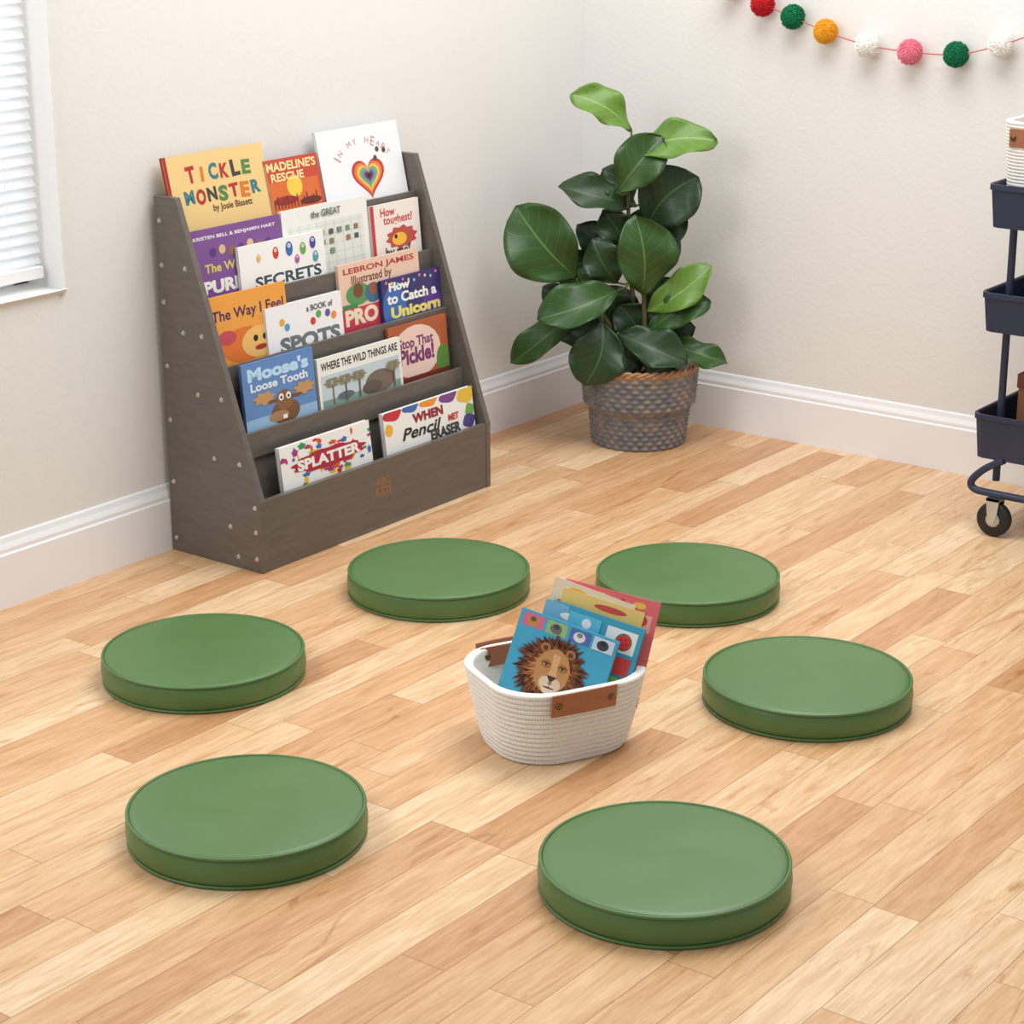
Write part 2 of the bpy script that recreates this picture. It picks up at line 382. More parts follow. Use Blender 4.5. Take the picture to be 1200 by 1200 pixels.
# row 3
B=SB('feelings_book',2,-1.562,-1.324,.577,(238,164,72),back=.006)
B.text('The Way I Feel',.5,.76,.92,(70,40,90),bold=.02,ht=.16).ell(.42,.40,.30,.20,(228,120,50)).ell(.60,.40,.22,.18,(240,190,110)).circ(.56,.44,.03,BK).circ(.68,.44,.03,BK).ell(.2,.52,.12,.08,(200,80,90)).ell(.62,.33,.08,.03,(170,50,40)).ell(.86,.58,.1,.08,(244,205,90)).done()
B=SB('lebron_book',2,-1.144,-.861,.579,(232,200,176),back=BB_)
B.text('LEBRON JAMES',.5,.90,.88,(180,60,55),bold=.03,ht=.09).text('Illustrated by',.4,.78,.5,(120,70,60)).ell(.22,.62,.15,.13,(90,150,90)).ell(.40,.60,.1,.12,(60,110,150)).circ(.22,.66,.06,(120,75,50)).circ(.40,.64,.05,(150,95,60)).rect(0,.2,.5,.47,(200,60,80)).rect(.02,.47,.2,.52,(60,140,90)).text('PRO',.24,.36,.4,(245,225,200),bold=.05,ht=.2).done()
B=SB('spots_book',2,-1.399,-1.153,.528,(244,245,247),back=0)
B.text('SPOTS',.55,.36,.8,(110,120,125),bold=.05,ht=.26)
for x,c in ((.20,(230,180,50)),(.26,(90,160,200)),(.60,(210,60,60)),(.68,(90,170,90)),(.80,(110,90,170)),(.88,(235,150,60))): B.circ(x,.68+.05*math.sin(x*40),.035,c)
B.text('a BOOK of',.7,.85,.35,(90,90,90)).done()
B=SB('unicorn_book',2,-1.014,-.803,.525,(58,52,112),back=0)
B.ell(.2,.5,.2,.4,(60,110,180)).ell(.85,.35,.2,.3,(90,60,150)).text('How',.3,.86,.36,WH,bold=.05,ht=.15).text('to Catch a',.5,.66,.85,WH,bold=.04,ht=.18).text('Unicorn',.55,.42,.85,(240,225,120),bold=.05,ht=.2)
for i in range(10): B.circ(.08+i*.095,.95-.03*(i%3),.018,[(240,120,170),(250,220,90),(120,210,220)][i%3],keep=i>0)
B.done()
# row 4
B=SB('moose_book',3,-1.524,-1.300,.433,(98,140,196),back=.0)
B.rect(0,0,1,.35,(150,190,225)).text("Moose's",.5,.86,.85,(190,225,250),bold=.05,ht=.16).text('Loose Tooth',.5,.71,.8,(235,240,250),bold=.03,ht=.1)
br=(122,84,54)
B.ell(.55,.34,.2,.14,br).ell(.55,.48,.12,.12,(140,98,64)).ell(.45,.31,.14,.06,(170,130,95))
for s in (-1,1):
    B.ell(.55+s*.28,.56,.14,.07,(196,150,100),n=40,wob=.2,k=7).ell(.55+s*.17,.50,.07,.02,br).circ(.55+s*.05,.52,.035,WH).circ(.55+s*.05,.515,.015,BK)
B.rect(.50,.26,.56,.31,WH);B.done()
B=SB('pickle_book',3,-1.032,-.820,.420,(176,92,52),back=BB_)
B.ell(.45,.60,.42,.36,(236,208,196)).text('Stop That',.45,.72,.6,(120,50,110),bold=.03).text('Pickle!',.45,.56,.6,(120,50,110),bold=.04).ell(.9,.4,.12,.2,(90,140,60)).rect(0,0,1,.28,(120,50,40)).done()
B=SB('wild_things_book',3,-1.290,-1.006,.400,(240,240,234),back=0)
B.text('WHERE THE WILD THINGS ARE',.5,.87,.92,BK,bold=.03,ht=.12)
B.rect(.03,.04,.97,.74,(196,214,220)).rect(.03,.04,.97,.38,(130,160,150)).ell(.72,.44,.18,.17,(120,105,95)).ell(.62,.38,.12,.1,(96,86,80)).ell(.3,.38,.1,.06,(90,110,120))
for px in (.15,.30,.46,.88):
    B.rect(px,.3,px+.015,.60,(110,90,70))
    for k in range(6):
        a=k*pi/3;B.ell(px+.05*math.cos(a),.62+.05*math.sin(a),.045,.02,(140,130,100))
B.done()
# row 5
B=SB('splatter_book',4,-1.480,-1.186,.250,(244,243,240),back=0,th=.012,tilt=7)
random.seed(5)
SCOL=[(214,44,60),(240,190,40),(60,150,90),(50,110,190),(220,90,40),(170,50,130)]
for i in range(108):
    a=random.uniform(0,2*pi);r=random.gauss(0,.26);c=SCOL[i//18]
    B.ell(.5+r*1.4*math.cos(a),.62+r*1.1*math.sin(a),random.uniform(.008,.045),random.uniform(.012,.07),c,wob=.2,k=5,keep=i%18>0)
B.layer+=2
B.ell(.52,.62,.40,.16,(178,34,62),wob=.07,k=11,n=66);B.layer+=2
B.text('SPLATTER',.52,.62,.70,WH,bold=.05,ht=.18).done()
B=SB('pencil_book',4,-1.138,-.812,.251,(243,243,240),back=0,th=.012,tilt=7)
for x,y,rx,ry,c in ((.1,.95,.1,.12,(200,50,60)),(.3,.98,.09,.1,(60,110,180)),(.5,.98,.1,.10,(235,150,50)),(.72,.96,.10,.12,(120,70,140)),(.92,.9,.1,.16,(230,190,60)),(.95,.6,.05,.12,(110,170,80)),(.93,.42,.07,.12,(80,60,130)),(.05,.7,.04,.1,(240,180,60))):
    B.ell(x,y,rx,ry,c,wob=.08,k=4)
B.text('WHEN',.48,.76,.34,(150,30,45),bold=.05,ht=.16).text('Pencil',.40,.54,.44,BK,bold=.02,ht=.20,shear=.3).text('MET',.76,.58,.12,(200,60,60),bold=.04).text('ERASER',.66,.38,.34,(60,60,60),bold=.04).done()
V,F,asp=textmesh('ABC\nKIDS',.03,0)
cm=mat('copper_print',(160,116,86),.3,metal=.3)
sp_(mk('front_mark',[(.2906,-1.18+a*.055,.10+b*.055) for a,b in V],F,cm))

# ---------------------------------------------------------------- rope basket generic
def rrect(w,d,r,n=96):
    r=min(r,w/2-.001,d/2-.001);P=[]
    segs=[(w/2-r,d/2-r,0),(-w/2+r,d/2-r,pi/2),(-w/2+r,-d/2+r,pi),(w/2-r,-d/2+r,1.5*pi)]
    for cx,cy,a0 in segs:
        for k in range(13):
            a=a0+pi/2*k/12;P.append((cx+r*math.cos(a),cy+r*math.sin(a)))
    P.append(P[0]);L=[0]
    for i in range(1,len(P)): L.append(L[-1]+math.dist(P[i],P[i-1]))
    out=[];j=0
    for k in range(n):
        s=L[-1]*k/n
        while L[j+1]<s: j+=1
        t=(s-L[j])/(L[j+1]-L[j]+1e-9);out.append((P[j][0]*(1-t)+P[j+1][0]*t,P[j][1]*(1-t)+P[j+1][1]*t))
    return out
def rope_mat():
    m=mat('cotton_rope',(244,241,234),.85,noise=.04,nscale=60)
    nt=m.node_tree;N=nt.nodes;L=nt.links;b=N['Principled BSDF'];tc=N.new('ShaderNodeTexCoord')
    uv=tc.outputs['UV'];mp=N.new('ShaderNodeMapping');mp.inputs['Scale'].default_value=(190,1,1);L.new(uv,mp.inputs[0])
    w=N.new('ShaderNodeTexWave');w.inputs['Scale'].default_value=.31;w.bands_direction='X';w.inputs['Distortion'].default_value=.6
    L.new(mp.outputs[0],w.inputs['Vector'])
    bp=N.new('ShaderNodeBump');bp.inputs['Strength'].default_value=.6;bp.inputs['Distance'].default_value=.0015;L.new(w.outputs['Fac'],bp.inputs['Height']);L.new(bp.outputs[0],b.inputs['Normal'])
    return m
ropem=rope_mat()
def rope_basket(name,e,w0,d0,w1,d1,H,rad,rows,wall=.008,bump=.42):
    n=128;prof=[]
    for i in range(rows):
        for k in range(6):
            a=-pi/2+pi*k/6;prof.append(((i+.5+.5*math.sin(a))/rows,(math.cos(a))*H/rows*bump))
    prof.append((1,0))
    V=[];F=[]
    def ringv(t,off):
        s=t**.75;w=w0+(w1-w0)*s+2*off;d=d0+(d1-d0)*s+2*off
        for k,(x,y) in enumerate(rrect(w,d,rad,n)): V.append((x,y,t*H))
    for t,o in prof: ringv(t,o)
    for t,o in [(1,-wall)]+[((rows-i-.5)/rows,-wall+ (.001 if i%2 else -.001)) for i in range(rows)]: ringv(t,o)
    nr=len(V)//n
    for i in range(nr-1):
        for k in range(n):
            k2=(k+1)%n;F.append((i*n+k,i*n+k2,(i+1)*n+k2,(i+1)*n+k))
    F.append(tuple(range(n))[::-1]);F.append(tuple(range((nr-1)*n,nr*n)))
    o=mk(name,V,F,ropem,e,True)
    uvl=o.data.uv_layers.new(name='UVMap')
    for p in o.data.polygons:
        for li in p.loop_indices:
            vi=o.data.loops[li].vertex_index;u=(vi%n)/n
            if p.loop_total==4 and (vi%n)==0 and any(o.data.loops[l].vertex_index%n==n-1 for l in p.loop_indices): u=1
            uvl.data[li].uv=(u,(vi//n)/nr)
    return o
leather=mat('tan_leather',(166,106,74),.5,noise=.12,nscale=50,bump=.15,bscale=200)
brass=mat('brass_rivet',(120,94,54),.3,metal=.9)
def strap(e,cx,cy,cz,ang,length,height,tilt=0,curve=.0,bow=0):
    n=Vector((math.cos(ang),math.sin(ang),0));t=Vector((-n.y,n.x,0));c=Vector((cx,cy,cz));up=(Vector((0,0,1))+n*tilt).normalized()
    V=[];F=[];K=14
    for k in range(K+1):
        s=k/K-.5;off=.0045+curve*(1-4*s*s)
        hh=height/2;bw=bow*(1-4*s*s)
        for d in (0,.003):
            for q in (-1,1): V.append(c+t*(s*length)+n*(off+d)+up*(hh*q+bw))
    for k in range(K):
        a=4*k;b=a+4
        F+=[(a+2,b+2,b+3,a+3),(a,a+1,b+1,b),(a+1,a+3,b+3,b+1),(a,b,b+2,a+2)]
    F+=[(0,2,3,1),(4*K,4*K+1,4*K+3,4*K+2)]
    o=mk('leather_handle',V,F,leather,e);bev(o,.001)
    for s in (-.40,.40):
        off=.0045+.003+curve*(1-4*s*s);p=c+t*(s*length)+n*off+up*(bow*(1-4*s*s))
        V=[];F=[]
        for j,(r,dd) in enumerate(((.0065,-.001),(.0065,.0012),(.0048,.0026),(.0001,.0032))):
            for k in range(12): V.append(p+(t*math.cos(2*pi*k/12)+up*math.sin(2*pi*k/12))*r+n*dd)
        for j in range(3):
            for k in range(12): F.append((j*12+k,j*12+(k+1)%12,(j+1)*12+(k+1)%12,(j+1)*12+k))
        mk('rivet',V,F,brass,e,True)
BC=Vector((1.292,-1.889,0))
rb=empty('rope_basket',BC);rb.rotation_euler=(0,0,math.radians(-26.6))
rope_basket('basket_body',rb,.200,.232,.254,.284,.142,.088,15)
strap(rb,.1265,-.012,.123,0,.124,.042,tilt=.13,curve=.006,bow=.002)
strap(rb,-.1255,-.03,.128,pi,.118,.036,tilt=.13,curve=.004)
strap(rb,-.1175,-.03,.126,0,.118,.036,tilt=-.13,curve=.0)
bb=empty('basket_books',BC+Vector((0,0,.1)))
rh=Vector((math.cos(.65233),math.sin(.65233),0));fh=Vector((-math.sin(.65233),math.cos(.65233),0))
BC2=Vector((1.297,-1.885,0))
def L3(a,b,z): return BC2+rh*a+fh*b+Vector((0,0,z))
def orient(ang,lean,roll):
    ca,sa=math.cos(math.radians(ang)),math.sin(math.radians(ang))
    W0=rh*ca+fh*sa;N0=rh*sa-fh*ca
    l=math.radians(lean);U0=Vector((0,0,math.cos(l)))-N0*math.sin(l)
    r=math.radians(roll);return W0*math.cos(r)-U0*math.sin(r),U0*math.cos(r)+W0*math.sin(r)
def BB(name,pt,corner,ang,lean,roll,w,h,th,c):
    W,U=orient(ang,lean,roll);p=L3(*pt)
    bl=p-U*h-(W*w if corner=='TR' else Vector((0,0,0)))
    return Book(name,bl,W,U,w,h,th,c,bb)
B=BB('lion_book',(-.062,.018,.238),'TL',-18,17,13,.182,.178,.008,(70,170,206))
for i,(c,d) in enumerate(((( 214,110,150),(200,140,70)),((150,190,120),(110,110,115)),((80,110,180),(230,230,230)),((200,220,235),(60,60,70)))):
    x=.04+i*.24;B.rect(x,.85,x+.21,.98,c).ell(x+.1,.91,.06,.05,d).ell(x+.1,.93,.03,.025,tuple(int(q*.6) for q in d))
random.seed(11)
LY=.50
for (R0,R1,cs,nn) in ((.27,.385,[(86,48,28),(104,58,32),(124,70,38)],88),(.21,.31,[(140,78,40),(166,98,50),(116,64,34)],72),(.15,.235,[(190,124,68),(172,104,56),(206,144,86)],56)):
    B.ell(.45,LY,R0*1.12,R0*1.18,cs[0])
    for i in range(nn):
        a=2*pi*i/nn+random.uniform(-.04,.04);w_=.13;rr=R1*random.uniform(.86,1.03);sw=random.uniform(-.06,.06)-.12*math.cos(a)
        B.poly([(.45+R0*.9*math.cos(a-w_),LY+R0*.95*math.sin(a-w_)),(.45+rr*math.cos(a+sw),LY+rr*math.sin(a+sw)),(.45+R0*.9*math.cos(a+w_),LY+R0*.95*math.sin(a+w_))],cs[i%3],keep=(i%8>0))
    B.layer+=1
def fy(v): return LY+(v-.54)*1.12
B.ell(.47,fy(.55),.175,.22,(200,142,86),n=40,wob=.02,k=9)
B.ell(.345,fy(.735),.05,.046,(176,112,64)).ell(.60,fy(.74),.05,.046,(176,112,64),keep=True).ell(.345,fy(.73),.026,.024,(90,56,36)).ell(.60,fy(.735),.026,.024,(90,56,36),keep=True)
B.poly([(.44,fy(.70)),(.52,fy(.70)),(.515,fy(.56)),(.54,fy(.49)),(.43,fy(.49)),(.455,fy(.56))],(224,174,118))
B.ell(.395,fy(.60),.05,.038,(168,104,58)).ell(.565,fy(.60),.05,.038,(168,104,58),keep=True)
B.ell(.44,fy(.44),.065,.065,(234,208,174)).ell(.53,fy(.44),.065,.065,(230,202,168),keep=True).ell(.485,fy(.39),.07,.05,(240,220,192))
B.poly([(.435,fy(.51)),(.535,fy(.51)),(.50,fy(.465)),(.47,fy(.465))],(74,44,40)).rect(.482,fy(.41),.488,fy(.47),(84,54,44)).ell(.485,fy(.405),.06,.008,(84,54,44))
B.ell(.398,fy(.592),.026,.015,(212,170,70)).ell(.562,fy(.592),.026,.015,(212,170,70),keep=True).ell(.398,fy(.592),.012,.013,BK).ell(.562,fy(.592),.012,.013,BK,keep=True).ell(.398,fy(.607),.034,.007,(70,40,28)).ell(.562,fy(.607),.034,.007,(70,40,28),keep=True)
B.circ(.87,.36,.12,(238,214,60)).text('HOW WE\nSPEAK',.87,.36,.17,BK,bold=.03).done()
B=BB('food_words_book',(.148,-.030,.214),'TR',-20,17,11,.172,.172,.007,(60,160,190))
B.rect(.62,.70,.95,.93,(235,240,240)).circ(.82,.81,.09,(60,130,70)).circ(.82,.81,.078,(212,50,50))
for (dx,dy) in ((-.03,.02),(.02,.03),(.0,-.02),(.04,-.01)): B.circ(.82+dx,.81+dy,.008,BK)
B.rect(.6,.48,.95,.66,(220,60,60)).ell(.72,.57,.06,.04,(240,200,60)).rect(.6,.28,.95,.45,(130,190,80)).rect(.2,.8,.55,.95,(90,190,220)).circ(.4,.87,.05,(240,240,240)).done()
B=BB('fruit_book',(.176,.004,.250),'TR',-16,15,9,.172,.19,.006,(226,106,110))
B.rect(.05,.70,.95,.86,(236,170,160)).circ(.62,.92,.035,(200,40,50)).ell(.40,.93,.06,.03,(240,200,80)).ell(.85,.8,.06,.05,(210,60,60)).circ(.25,.92,.035,(120,170,80)).ell(.8,.93,.07,.03,(240,190,80)).done()
B=BB('cream_book',(-.003,.060,.280),'TL',-16,13,15,.150,.2,.006,(240,222,190))
B.ell(.30,.93,.12,.03,(240,190,70)).ell(.7,.90,.10,.04,(220,110,70)).rect(.1,.76,.9,.82,(210,90,90)).done()
B=BB('blue_book',(-.02,.040,.246),'TL',-18,17,12,.155,.185,.006,(120,180,210))
B.ell(.5,.9,.3,.05,(240,240,230)).done()
B=BB('yellow_book',(.010,.050,.262),'TL',-15,15,12,.150,.19,.005,(236,206,120))
B.ell(.6,.93,.2,.03,(210,80,70)).done()

# ---------------------------------------------------------------- plant
PB=Vector((.351,-.234,0))
pl=empty('potted_fiddle_leaf_fig',PB)
def wick():
    m=mat('woven_wicker',(120,112,108),.7)
    nt=m.node_tree;N=nt.nodes;L=nt.links;b=N['Principled BSDF'];tc=N.new('ShaderNodeTexCoord')
    n=N.new('ShaderNodeTexNoise');n.inputs['Scale'].default_value=38;n.inputs['Detail'].default_value=3;L.new(tc.outputs['Object'],n.inputs['Vector'])
    cr=N.new('ShaderNodeValToRGB');e=cr.color_ramp.elements;e[0].position=.30;e[0].color=lin((106,110,116));e[1].position=.72;e[1].color=lin((150,132,116));x=e.new(.52);x.color=lin((128,126,126));L.new(n.outputs['Fac'],cr.inputs[0])
    sp=N.new('ShaderNodeSeparateXYZ');L.new(tc.outputs['Object'],sp.inputs[0])
    mr=N.new('ShaderNodeMapRange');mr.inputs[1].default_value=.190;mr.inputs[2].default_value=.199;L.new(sp.outputs[2],mr.inputs[0])
    mx=N.new('ShaderNodeMix');mx.data_type='RGBA';L.new(mr.outputs[0],mx.inputs[0]);L.new(cr.outputs[0],mx.inputs[6]);mx.inputs[7].default_value=lin((176,136,100));L.new(mx.outputs[2],b.inputs['Base Color'])
    return m
wm=wick()
rows=16;n=240;H=.208;V=[];F=[];st=30
tot=rows*5
def rad(z):
    if z<.095: return .118+.010*(z/.095)
    if z<.108: return .128+.013*(z-.095)/.013
    return .141+.009*(z-.108)/.1
for i in range(tot+1):
    z=H*i/tot;ph=(i/5)%1;row=i//5
    for k in range(n):
        a=2*pi*k/n
        d=.0036*abs(math.sin(pi*ph))*(1+1.0*math.cos(st*a+pi*row))-.001
        r=rad(z)+d;V.append((r*math.cos(a),r*math.sin(a),z))
for i in range(tot):
    for k in range(n):
        k2=(k+1)%n;F.append((i*n+k,i*n+k2,(i+1)*n+k2,(i+1)*n+k))
for r,z in ((.141,H),(.130,.15),(.0001,.15)):
    for k in range(n): a=2*pi*k/n;V.append((r*math.cos(a),r*math.sin(a),z))
for i in (tot,tot+1,tot+2):
    for k in range(n):
        k2=(k+1)%n;F.append((i*n+k,i*n+k2,(i+1)*n+k2,(i+1)*n+k))
F.append(tuple(range(n))[::-1])
mk('woven_pot',V,F,wm,pl,True)
for s in (0,1):
    P=[]
    for k in range(160):
        a=2*pi*k/160;q=a*40/2+s*pi
        P.append(((.148+.004*math.cos(q))*math.cos(a),(.148+.004*math.cos(q))*math.sin(a),H+.001+.004*math.sin(q)))
    tube('rim_braid',P,.0042,mat('wicker_rim',(176,134,98),.6,noise=.2,nscale=80),pl,res=1,cyc=True)
revolve('soil',[(.0001,.172),(.07,.176),(.131,.170)],mat('potting_soil',(52,40,32),.95,noise=.4,nscale=80,bump=1,bscale=90),pl,64)
stem=mat('fig_stem',(96,84,56),.7,noise=.2,nscale=60)
pet=mat('fig_petiole',(104,128,60),.5)
def leafmat(name,c1,c2,vein):
    m=mat(name,c1,.38,spec=.42,bump=.2,bscale=30);nt=m.node_tree;N=nt.nodes;L=nt.links;b=N['Principled BSDF'];tc=N.new('ShaderNodeTexCoord');sp=N.new('ShaderNodeSeparateXYZ');L.new(tc.outputs['UV'],sp.inputs[0])
    def M(op,a,bb=None,c=None):
        n=N.new('ShaderNodeMath');n.operation=op
        for i,x in enumerate((a,bb,c)):
            if x is None: continue
            if isinstance(x,(int,float)): n.inputs[i].default_value=x
            else: L.new(x,n.inputs[i])
        return n.outputs[0]
    s=M('ABSOLUTE',M('SUBTRACT',sp.outputs[0],.5))
    mid=M('LESS_THAN',s,.014)
    fr=M('FRACT',M('SUBTRACT',M('MULTIPLY',sp.outputs[1],7.),M('MULTIPLY',s,4.)))
    sv=M('LESS_THAN',M('ABSOLUTE',M('SUBTRACT',fr,.5)),.03)
    mask=M('MAXIMUM',M('MULTIPLY',mid,.8),M('MULTIPLY',sv,.3))
    n=N.new('ShaderNodeTexNoise');n.inputs['Scale'].default_value=9;L.new(tc.outputs['Object'],n.inputs['Vector'])
    mx=N.new('ShaderNodeMix');mx.data_type='RGBA';L.new(n.outputs['Fac'],mx.inputs[0]);mx.inputs[6].default_value=lin(c1);mx.inputs[7].default_value=lin(c2)
    m2=N.new('ShaderNodeMix');m2.data_type='RGBA';L.new(mask,m2.inputs[0]);L.new(mx.outputs[2],m2.inputs[6]);m2.inputs[7].default_value=lin(vein);L.new(m2.outputs[2],b.inputs['Base Color'])
    return m
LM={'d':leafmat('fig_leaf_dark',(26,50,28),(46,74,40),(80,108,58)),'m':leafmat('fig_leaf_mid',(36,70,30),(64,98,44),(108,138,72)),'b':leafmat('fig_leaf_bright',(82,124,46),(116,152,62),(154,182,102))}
camd=Vector((.607,-.795,0))
def PP(u,z,d=0): return rh*u+Vector((0,0,z))+camd*d
def leaf(b,t,w,k,db=0,dt=.03,up=.35,side=0,arch=.12,fold=.26):
    B0=PP(b[0],b[1],db);T0=PP(t[0],t[1],dt);A=T0-B0;Ln=A.length;A=A/Ln
    N=(camd+Vector((0,0,up))+rh*side);S=A.cross(N).normalized();N=S.cross(A).normalized()
    nt_,ns=20,10;V=[];F=[];uv=[]
    ph=random.uniform(0,6);bend=random.uniform(-.10,.10)*Ln;asy=random.uniform(-.12,.12)
    for i in range(nt_+1):
        t_=i/nt_;ww=w/2*max(0.0,math.sin(pi*min(1,t_**1.3)))**.6
        if i==0 or i==nt_: ww=.0015
        cpt=B0+A*(Ln*t_)+N*(arch*Ln*math.sin(pi*t_*.9)-arch*.6*Ln*t_*t_)+S*(bend*math.sin(pi*t_))
        for j in range(ns+1):
            s=2*j/ns-1
            V.append(cpt+S*(s*ww*(1+asy*s))+N*(fold*abs(s)**1.5*ww+.011*math.sin(t_*13+ph+s*2)*abs(s)**1.5))
            uv.append((j/ns,t_))
    for i in range(nt_):
        for j in range(ns): a=i*(ns+1)+j;F.append((a,a+1,a+ns+2,a+ns+1))
    o=mk('leaf',V,F,LM[k],pl,True);ul=o.data.uv_layers.new(name='UVMap')
    for p in o.data.polygons:
        for li in p.loop_indices: ul.data[li].uv=uv[o.data.loops[li].vertex_index]
    md=o.modifiers.new('s','SOLIDIFY');md.thickness=.0008
    return B0
stems=[[(0,.16,0),(-.012,.3,.0),(-.03,.48,0),(-.035,.62,0),(-.03,.78,0)],[(.01,.16,.02),(.012,.25,.03),(.006,.38,.03),(.004,.56,.01)],[(-.02,.16,.03),(-.05,.26,.03),(-.10,.34,.03),(-.16,.42,.02)]]
SP=[]
for s in stems:
    pts=[PP(u,z,d) for u,z,d in s];tube('stem',pts,[.008,.007,.006,.005,.004][:len(pts)],stem,pl)
    for i in range(len(pts)-1):
        for k in range(6): SP.append(pts[i].lerp(pts[i+1],k/6))
    SP.append(pts[-1])
random.seed(21)
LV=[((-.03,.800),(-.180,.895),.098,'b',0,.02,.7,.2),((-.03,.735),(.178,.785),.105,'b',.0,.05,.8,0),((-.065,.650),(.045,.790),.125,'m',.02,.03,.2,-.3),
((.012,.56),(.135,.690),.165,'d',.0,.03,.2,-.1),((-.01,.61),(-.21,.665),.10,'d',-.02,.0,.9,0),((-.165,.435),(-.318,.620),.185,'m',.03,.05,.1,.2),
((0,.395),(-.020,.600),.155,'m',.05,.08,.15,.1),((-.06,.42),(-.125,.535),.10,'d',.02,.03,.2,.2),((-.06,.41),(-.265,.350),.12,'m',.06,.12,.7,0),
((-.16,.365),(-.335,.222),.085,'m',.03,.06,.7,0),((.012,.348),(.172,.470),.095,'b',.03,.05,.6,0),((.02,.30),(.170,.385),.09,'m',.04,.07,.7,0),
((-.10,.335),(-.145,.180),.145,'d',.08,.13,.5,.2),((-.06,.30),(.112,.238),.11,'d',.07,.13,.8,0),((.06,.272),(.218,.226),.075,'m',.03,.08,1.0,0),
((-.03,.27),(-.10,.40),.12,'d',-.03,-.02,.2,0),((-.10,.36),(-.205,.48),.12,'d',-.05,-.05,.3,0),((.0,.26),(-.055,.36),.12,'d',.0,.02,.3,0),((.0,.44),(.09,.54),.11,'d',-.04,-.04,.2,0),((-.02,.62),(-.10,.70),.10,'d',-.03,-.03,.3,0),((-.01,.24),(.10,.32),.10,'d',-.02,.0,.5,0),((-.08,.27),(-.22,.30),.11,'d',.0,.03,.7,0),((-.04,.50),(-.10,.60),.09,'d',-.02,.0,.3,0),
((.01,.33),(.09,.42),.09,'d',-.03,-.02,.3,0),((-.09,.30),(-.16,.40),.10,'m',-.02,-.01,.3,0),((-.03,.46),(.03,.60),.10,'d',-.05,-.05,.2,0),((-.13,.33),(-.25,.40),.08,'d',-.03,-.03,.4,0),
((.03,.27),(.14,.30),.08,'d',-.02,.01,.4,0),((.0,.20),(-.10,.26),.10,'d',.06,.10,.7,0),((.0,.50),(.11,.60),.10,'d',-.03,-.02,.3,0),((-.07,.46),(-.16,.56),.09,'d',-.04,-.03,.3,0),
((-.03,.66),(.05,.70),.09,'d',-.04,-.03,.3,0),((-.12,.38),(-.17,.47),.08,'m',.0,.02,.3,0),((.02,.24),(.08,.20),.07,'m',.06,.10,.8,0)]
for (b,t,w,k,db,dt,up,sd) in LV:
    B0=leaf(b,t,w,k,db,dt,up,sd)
    T0=min([p for p in SP if p.z<B0.z+.01] or SP,key=lambda p:(p-B0).length)
    if (T0-B0).length>.01:
        mid=(T0+B0)/2+Vector((0,0,-.006));tube('petiole',[T0,mid,B0],.0028,pet,pl,res=4)

# ---------------------------------------------------------------- cart
nav=mat('navy_powder_coat',(40,50,74),.42,bump=.05,bscale=300)
ct=empty('utility_cart',(1.6,-.27,0))
def cp(o): o.parent=ct;o.matrix_parent_inverse=Matrix.Translation(-ct.location);return o
CX0,CX1,CY0,CY1=1.360,1.82,-.412,-.122
def tray(x0,x1,y0,y1,z0,z1):
    cx,cy=(x0+x1)/2,(y0+y1)/2;n=96;V=[];F=[]
    for w,z in ((-.010,z0+.002),(-.006,z0),(-.0,z1-.014),(.003,z1-.012),(.003,z1),(-.001,z1),(-.003,z1-.004),(-.009,z0+.004)):
        for x,y in rrect(x1-x0+2*w-.006,y1-y0+2*w-.006,.02,n): V.append((cx+x,cy+y,z))
    for i in range(7):
        for k in range(n): k2=(k+1)%n;F.append((i*n+k,i*n+k2,(i+1)*n+k2,(i+1)*n+k))
    F.append(tuple(range(n))[::-1]);F.append(tuple(range(7*n,8*n)));
    return cp(mk('tray',V,F,nav,smooth=False))
for z0,z1 in ((.694,.788),(.464,.552),(.176,.278)): tray(CX0,CX1,CY0,CY1,z0,z1)
for x in (1.412,1.77):
    for y in (-.372,-.16):
        cp(tube('post',[(x,y,.12),(x,y,.4),(x,y,.78)],.0085,nav,res=2))
for y in (-.40,-.135):
    cp(tube('base_rail',[(1.44,y,.178),(1.395,y,.150),(1.366,y,.118),(1.374,y,.100),(1.42,y,.097),(1.60,y,.097),(1.78,y,.097),(1.825,y,.103),(1.82,y,.125),(1.78,y,.178)],.0085,nav,res=6))
rub=mat('black_rubber',(26,26,28),.5);stl=mat('caster_steel',(190,190,192),.25,metal=.9)
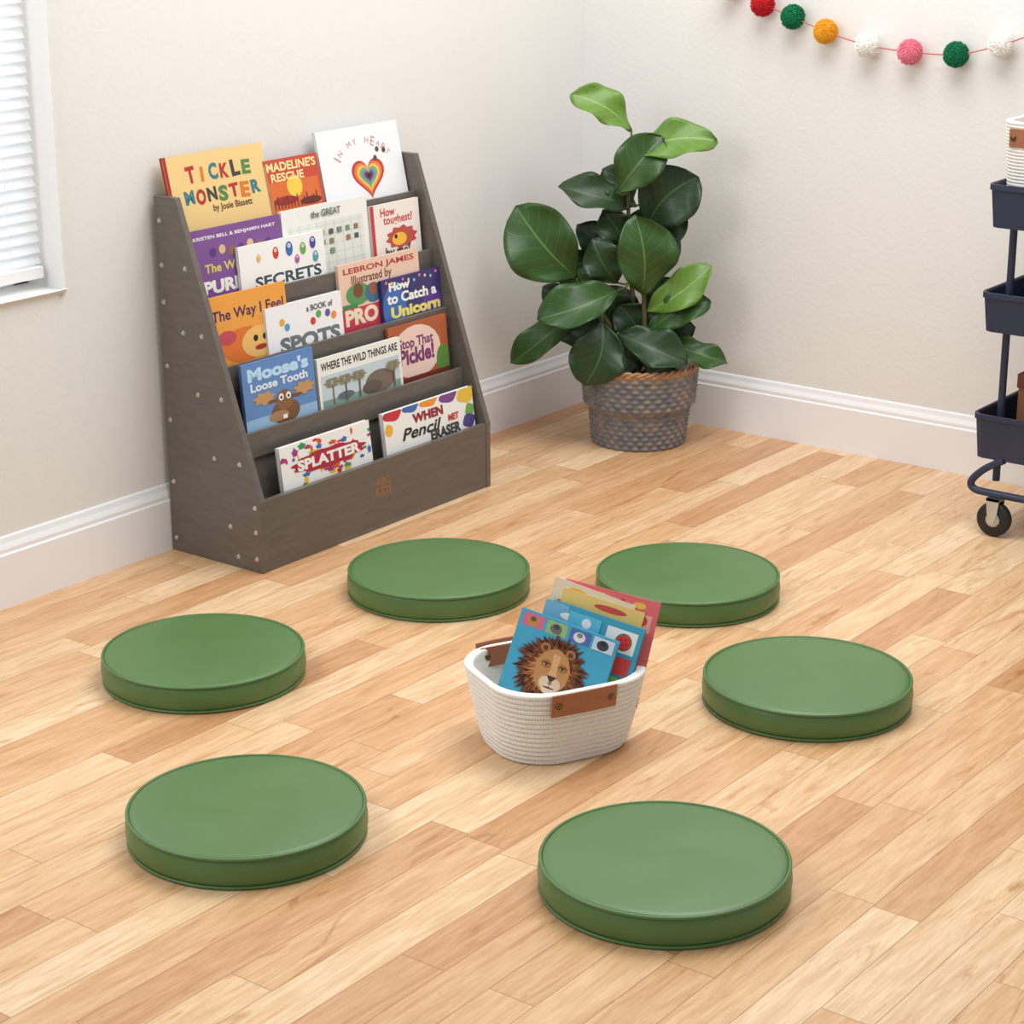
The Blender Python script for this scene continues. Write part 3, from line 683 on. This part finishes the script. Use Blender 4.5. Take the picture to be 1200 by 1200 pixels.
for x in (1.428,1.765):
    for y in (-.403,-.135):
        n=32;V=[];F=[]
        pr=[(-.011,.012),(-.011,.034),(-.008,.039),(0,.040),(.008,.039),(.011,.034),(.011,.012)]
        for dy,r in pr:
            for k in range(n): a=2*pi*k/n;V.append((x+r*math.cos(a),y+dy,.040+r*math.sin(a)))
        for i in range(6):
            for k in range(n): k2=(k+1)%n;F.append((i*n+k,(i+1)*n+k,(i+1)*n+k2,i*n+k2))
        cp(mk('caster_tyre',V,F,rub,smooth=True))
        V=[];F=[]
        for dy,r in ((-.013,.0001),(-.013,.014),(-.0105,.018),(.0105,.018),(.013,.014),(.013,.0001)):
            for k in range(n): a=2*pi*k/n;V.append((x+r*math.cos(a),y+dy,.040+r*math.sin(a)))
        for i in range(5):
            for k in range(n): k2=(k+1)%n;F.append((i*n+k,(i+1)*n+k,(i+1)*n+k2,i*n+k2))
        cp(mk('caster_hub',V,F,stl,smooth=True))
        V=[];F=[]
        for s in (-1,1):
            yy=y+s*.015;q=[(x-.016,.090),(x+.016,.090),(x+.012,.055),(x+.005,.032),(x-.005,.032),(x-.012,.055)]
            b0=len(V);V+=[(a,yy-.001,b_) for a,b_ in q]+[(a,yy+.001,b_) for a,b_ in q]
            F+=[tuple(range(b0,b0+6)),tuple(range(b0+6,b0+12))[::-1]]+[(b0+i,b0+6+i,b0+6+(i+1)%6,b0+(i+1)%6) for i in range(6)]
        v,f=boxvf(x-.016,x+.016,y-.016,y+.016,.084,.090,b=len(V));V+=v;F+=f
        cp(mk('caster_fork',V,F,stl))
sb=empty('storage_basket',(1.522,-.275,.6985))
rope_basket('basket_body',sb,.29,.17,.322,.195,.220,.05,30,bump=.28)
strap(sb,-.085,-.092,.186,-pi/2,.10,.040,tilt=.06)
cbx=empty('craft_box',(1.52,-.27,.182))
boxes('box_body',[(-.085,.085,-.07,.07,0,.17)],mat('kraft_board',(150,96,62),.7,noise=.1),cbx)
boxes('box_lid',[(-.088,.088,-.073,.073,.150,.182)],mat('kraft_lid',(120,70,46),.6),cbx)

# ---------------------------------------------------------------- garland
gl=empty('pom_pom_garland',(.85,-.03,1.03))
def gp(o): o.parent=gl;o.matrix_parent_inverse=Matrix.Translation(-gl.location);return o
PM=[(.47,1.14,(240,160,170)),(.563,1.104,(206,32,44)),(.649,1.078,(22,128,84)),(.741,1.048,(244,184,50)),(.856,1.022,(254,251,246)),(.969,1.013,(244,150,168)),(1.088,1.014,(16,128,84)),(1.199,1.042,(254,251,246)),(1.31,1.085,(206,32,44)),(1.41,1.13,(240,176,40))]
gp(tube('string',[(.36,-.004,1.19),(.41,-.02,1.166)]+[(x,-.034,z) for x,z,c in PM]+[(1.47,-.02,1.16),(1.52,-.004,1.19)],.0016,mat('garland_string',(206,110,110),.8),res=4))
for x,z,c in PM:
    V=[];F=[];r0=.021
    N_=1300
    for i in range(N_):
        ph=math.acos(1-2*(i+.5)/N_);th=pi*(1+5**.5)*i
        d=Vector((math.sin(ph)*math.cos(th),math.sin(ph)*math.sin(th),math.cos(ph)))
        d=(d+Vector((random.gauss(0,.06),random.gauss(0,.06),random.gauss(0,.06)))).normalized()
        L_=.0300*random.uniform(.90,1.07);t1=d.orthogonal().normalized();t2=d.cross(t1);w_=.0011
        b0=len(V)
        for k in range(3):
            a=2*pi*k/3;V.append(d*r0*.6+(t1*math.cos(a)+t2*math.sin(a))*w_)
        for k in range(3):
            a=2*pi*k/3;V.append(d*L_+(t1*math.cos(a)+t2*math.sin(a))*w_)
        F+=[(b0+3,b0+4,b0+5)]+[(b0+k,b0+(k+1)%3,b0+3+(k+1)%3,b0+3+k) for k in range(3)]
    bm=bmesh.new();bmesh.ops.create_icosphere(bm,subdivisions=3,radius=.0258);b0=len(V)
    bm.verts.index_update();V+=[v.co.copy() for v in bm.verts];F+=[tuple(q.index+b0 for q in f.verts) for f in bm.faces];bm.free()
    o=mk('pom_pom',V,F,mat('yarn_%d_%d_%d'%c,c,.95),loc=(x,-.034,z));gp(o)

# ---------------------------------------------------------------- light & camera
w=bpy.data.worlds.new('world');sc.world=w;w.use_nodes=True;bg=w.node_tree.nodes['Background'];bg.inputs[0].default_value=(.92,.96,1,1);bg.inputs[1].default_value=.46
def area(name,loc,tgt,sx,sy,p,c=(1,1,1)):
    l=bpy.data.lights.new(name,'AREA');l.shape='RECTANGLE';l.size=sx;l.size_y=sy;l.energy=p;l.color=c
    o=bpy.data.objects.new(name,l);o.location=loc;d=Vector(tgt)-Vector(loc);o.rotation_euler=d.to_track_quat('-Z','Y').to_euler();COL.objects.link(o)
area('ceiling_light',(1.3,-1.1,2.6),(1.2,-1.4,0),1.8,1.6,55,(1,.99,.98))
area('left_fill_light',(.25,-3.6,1.9),(1.4,-1.2,.2),1.4,1.1,26,(.97,.98,1))  # soft fill added inside the room, standing in for unseen left-wall windows
area('outside_daylight',(-.9,-2.3,1.5),(-.1,-2.3,1.1),1.4,1.4,17,(.95,.98,1))
cam=bpy.data.cameras.new('camera');cam.sensor_width=36;cam.lens=2469.89/1200*36;cam.clip_start=.05
co=bpy.data.objects.new('camera',cam);COL.objects.link(co)
co.matrix_world=Matrix.Translation((3.29675,-4.6343,1.52638))@Matrix.Rotation(.65233,4,'Z')@Matrix.Rotation(pi/2-.31538,4,'X')@Matrix.Rotation(-.00281,4,'Z')
sc.camera=co
sc.view_settings.view_transform='Standard'
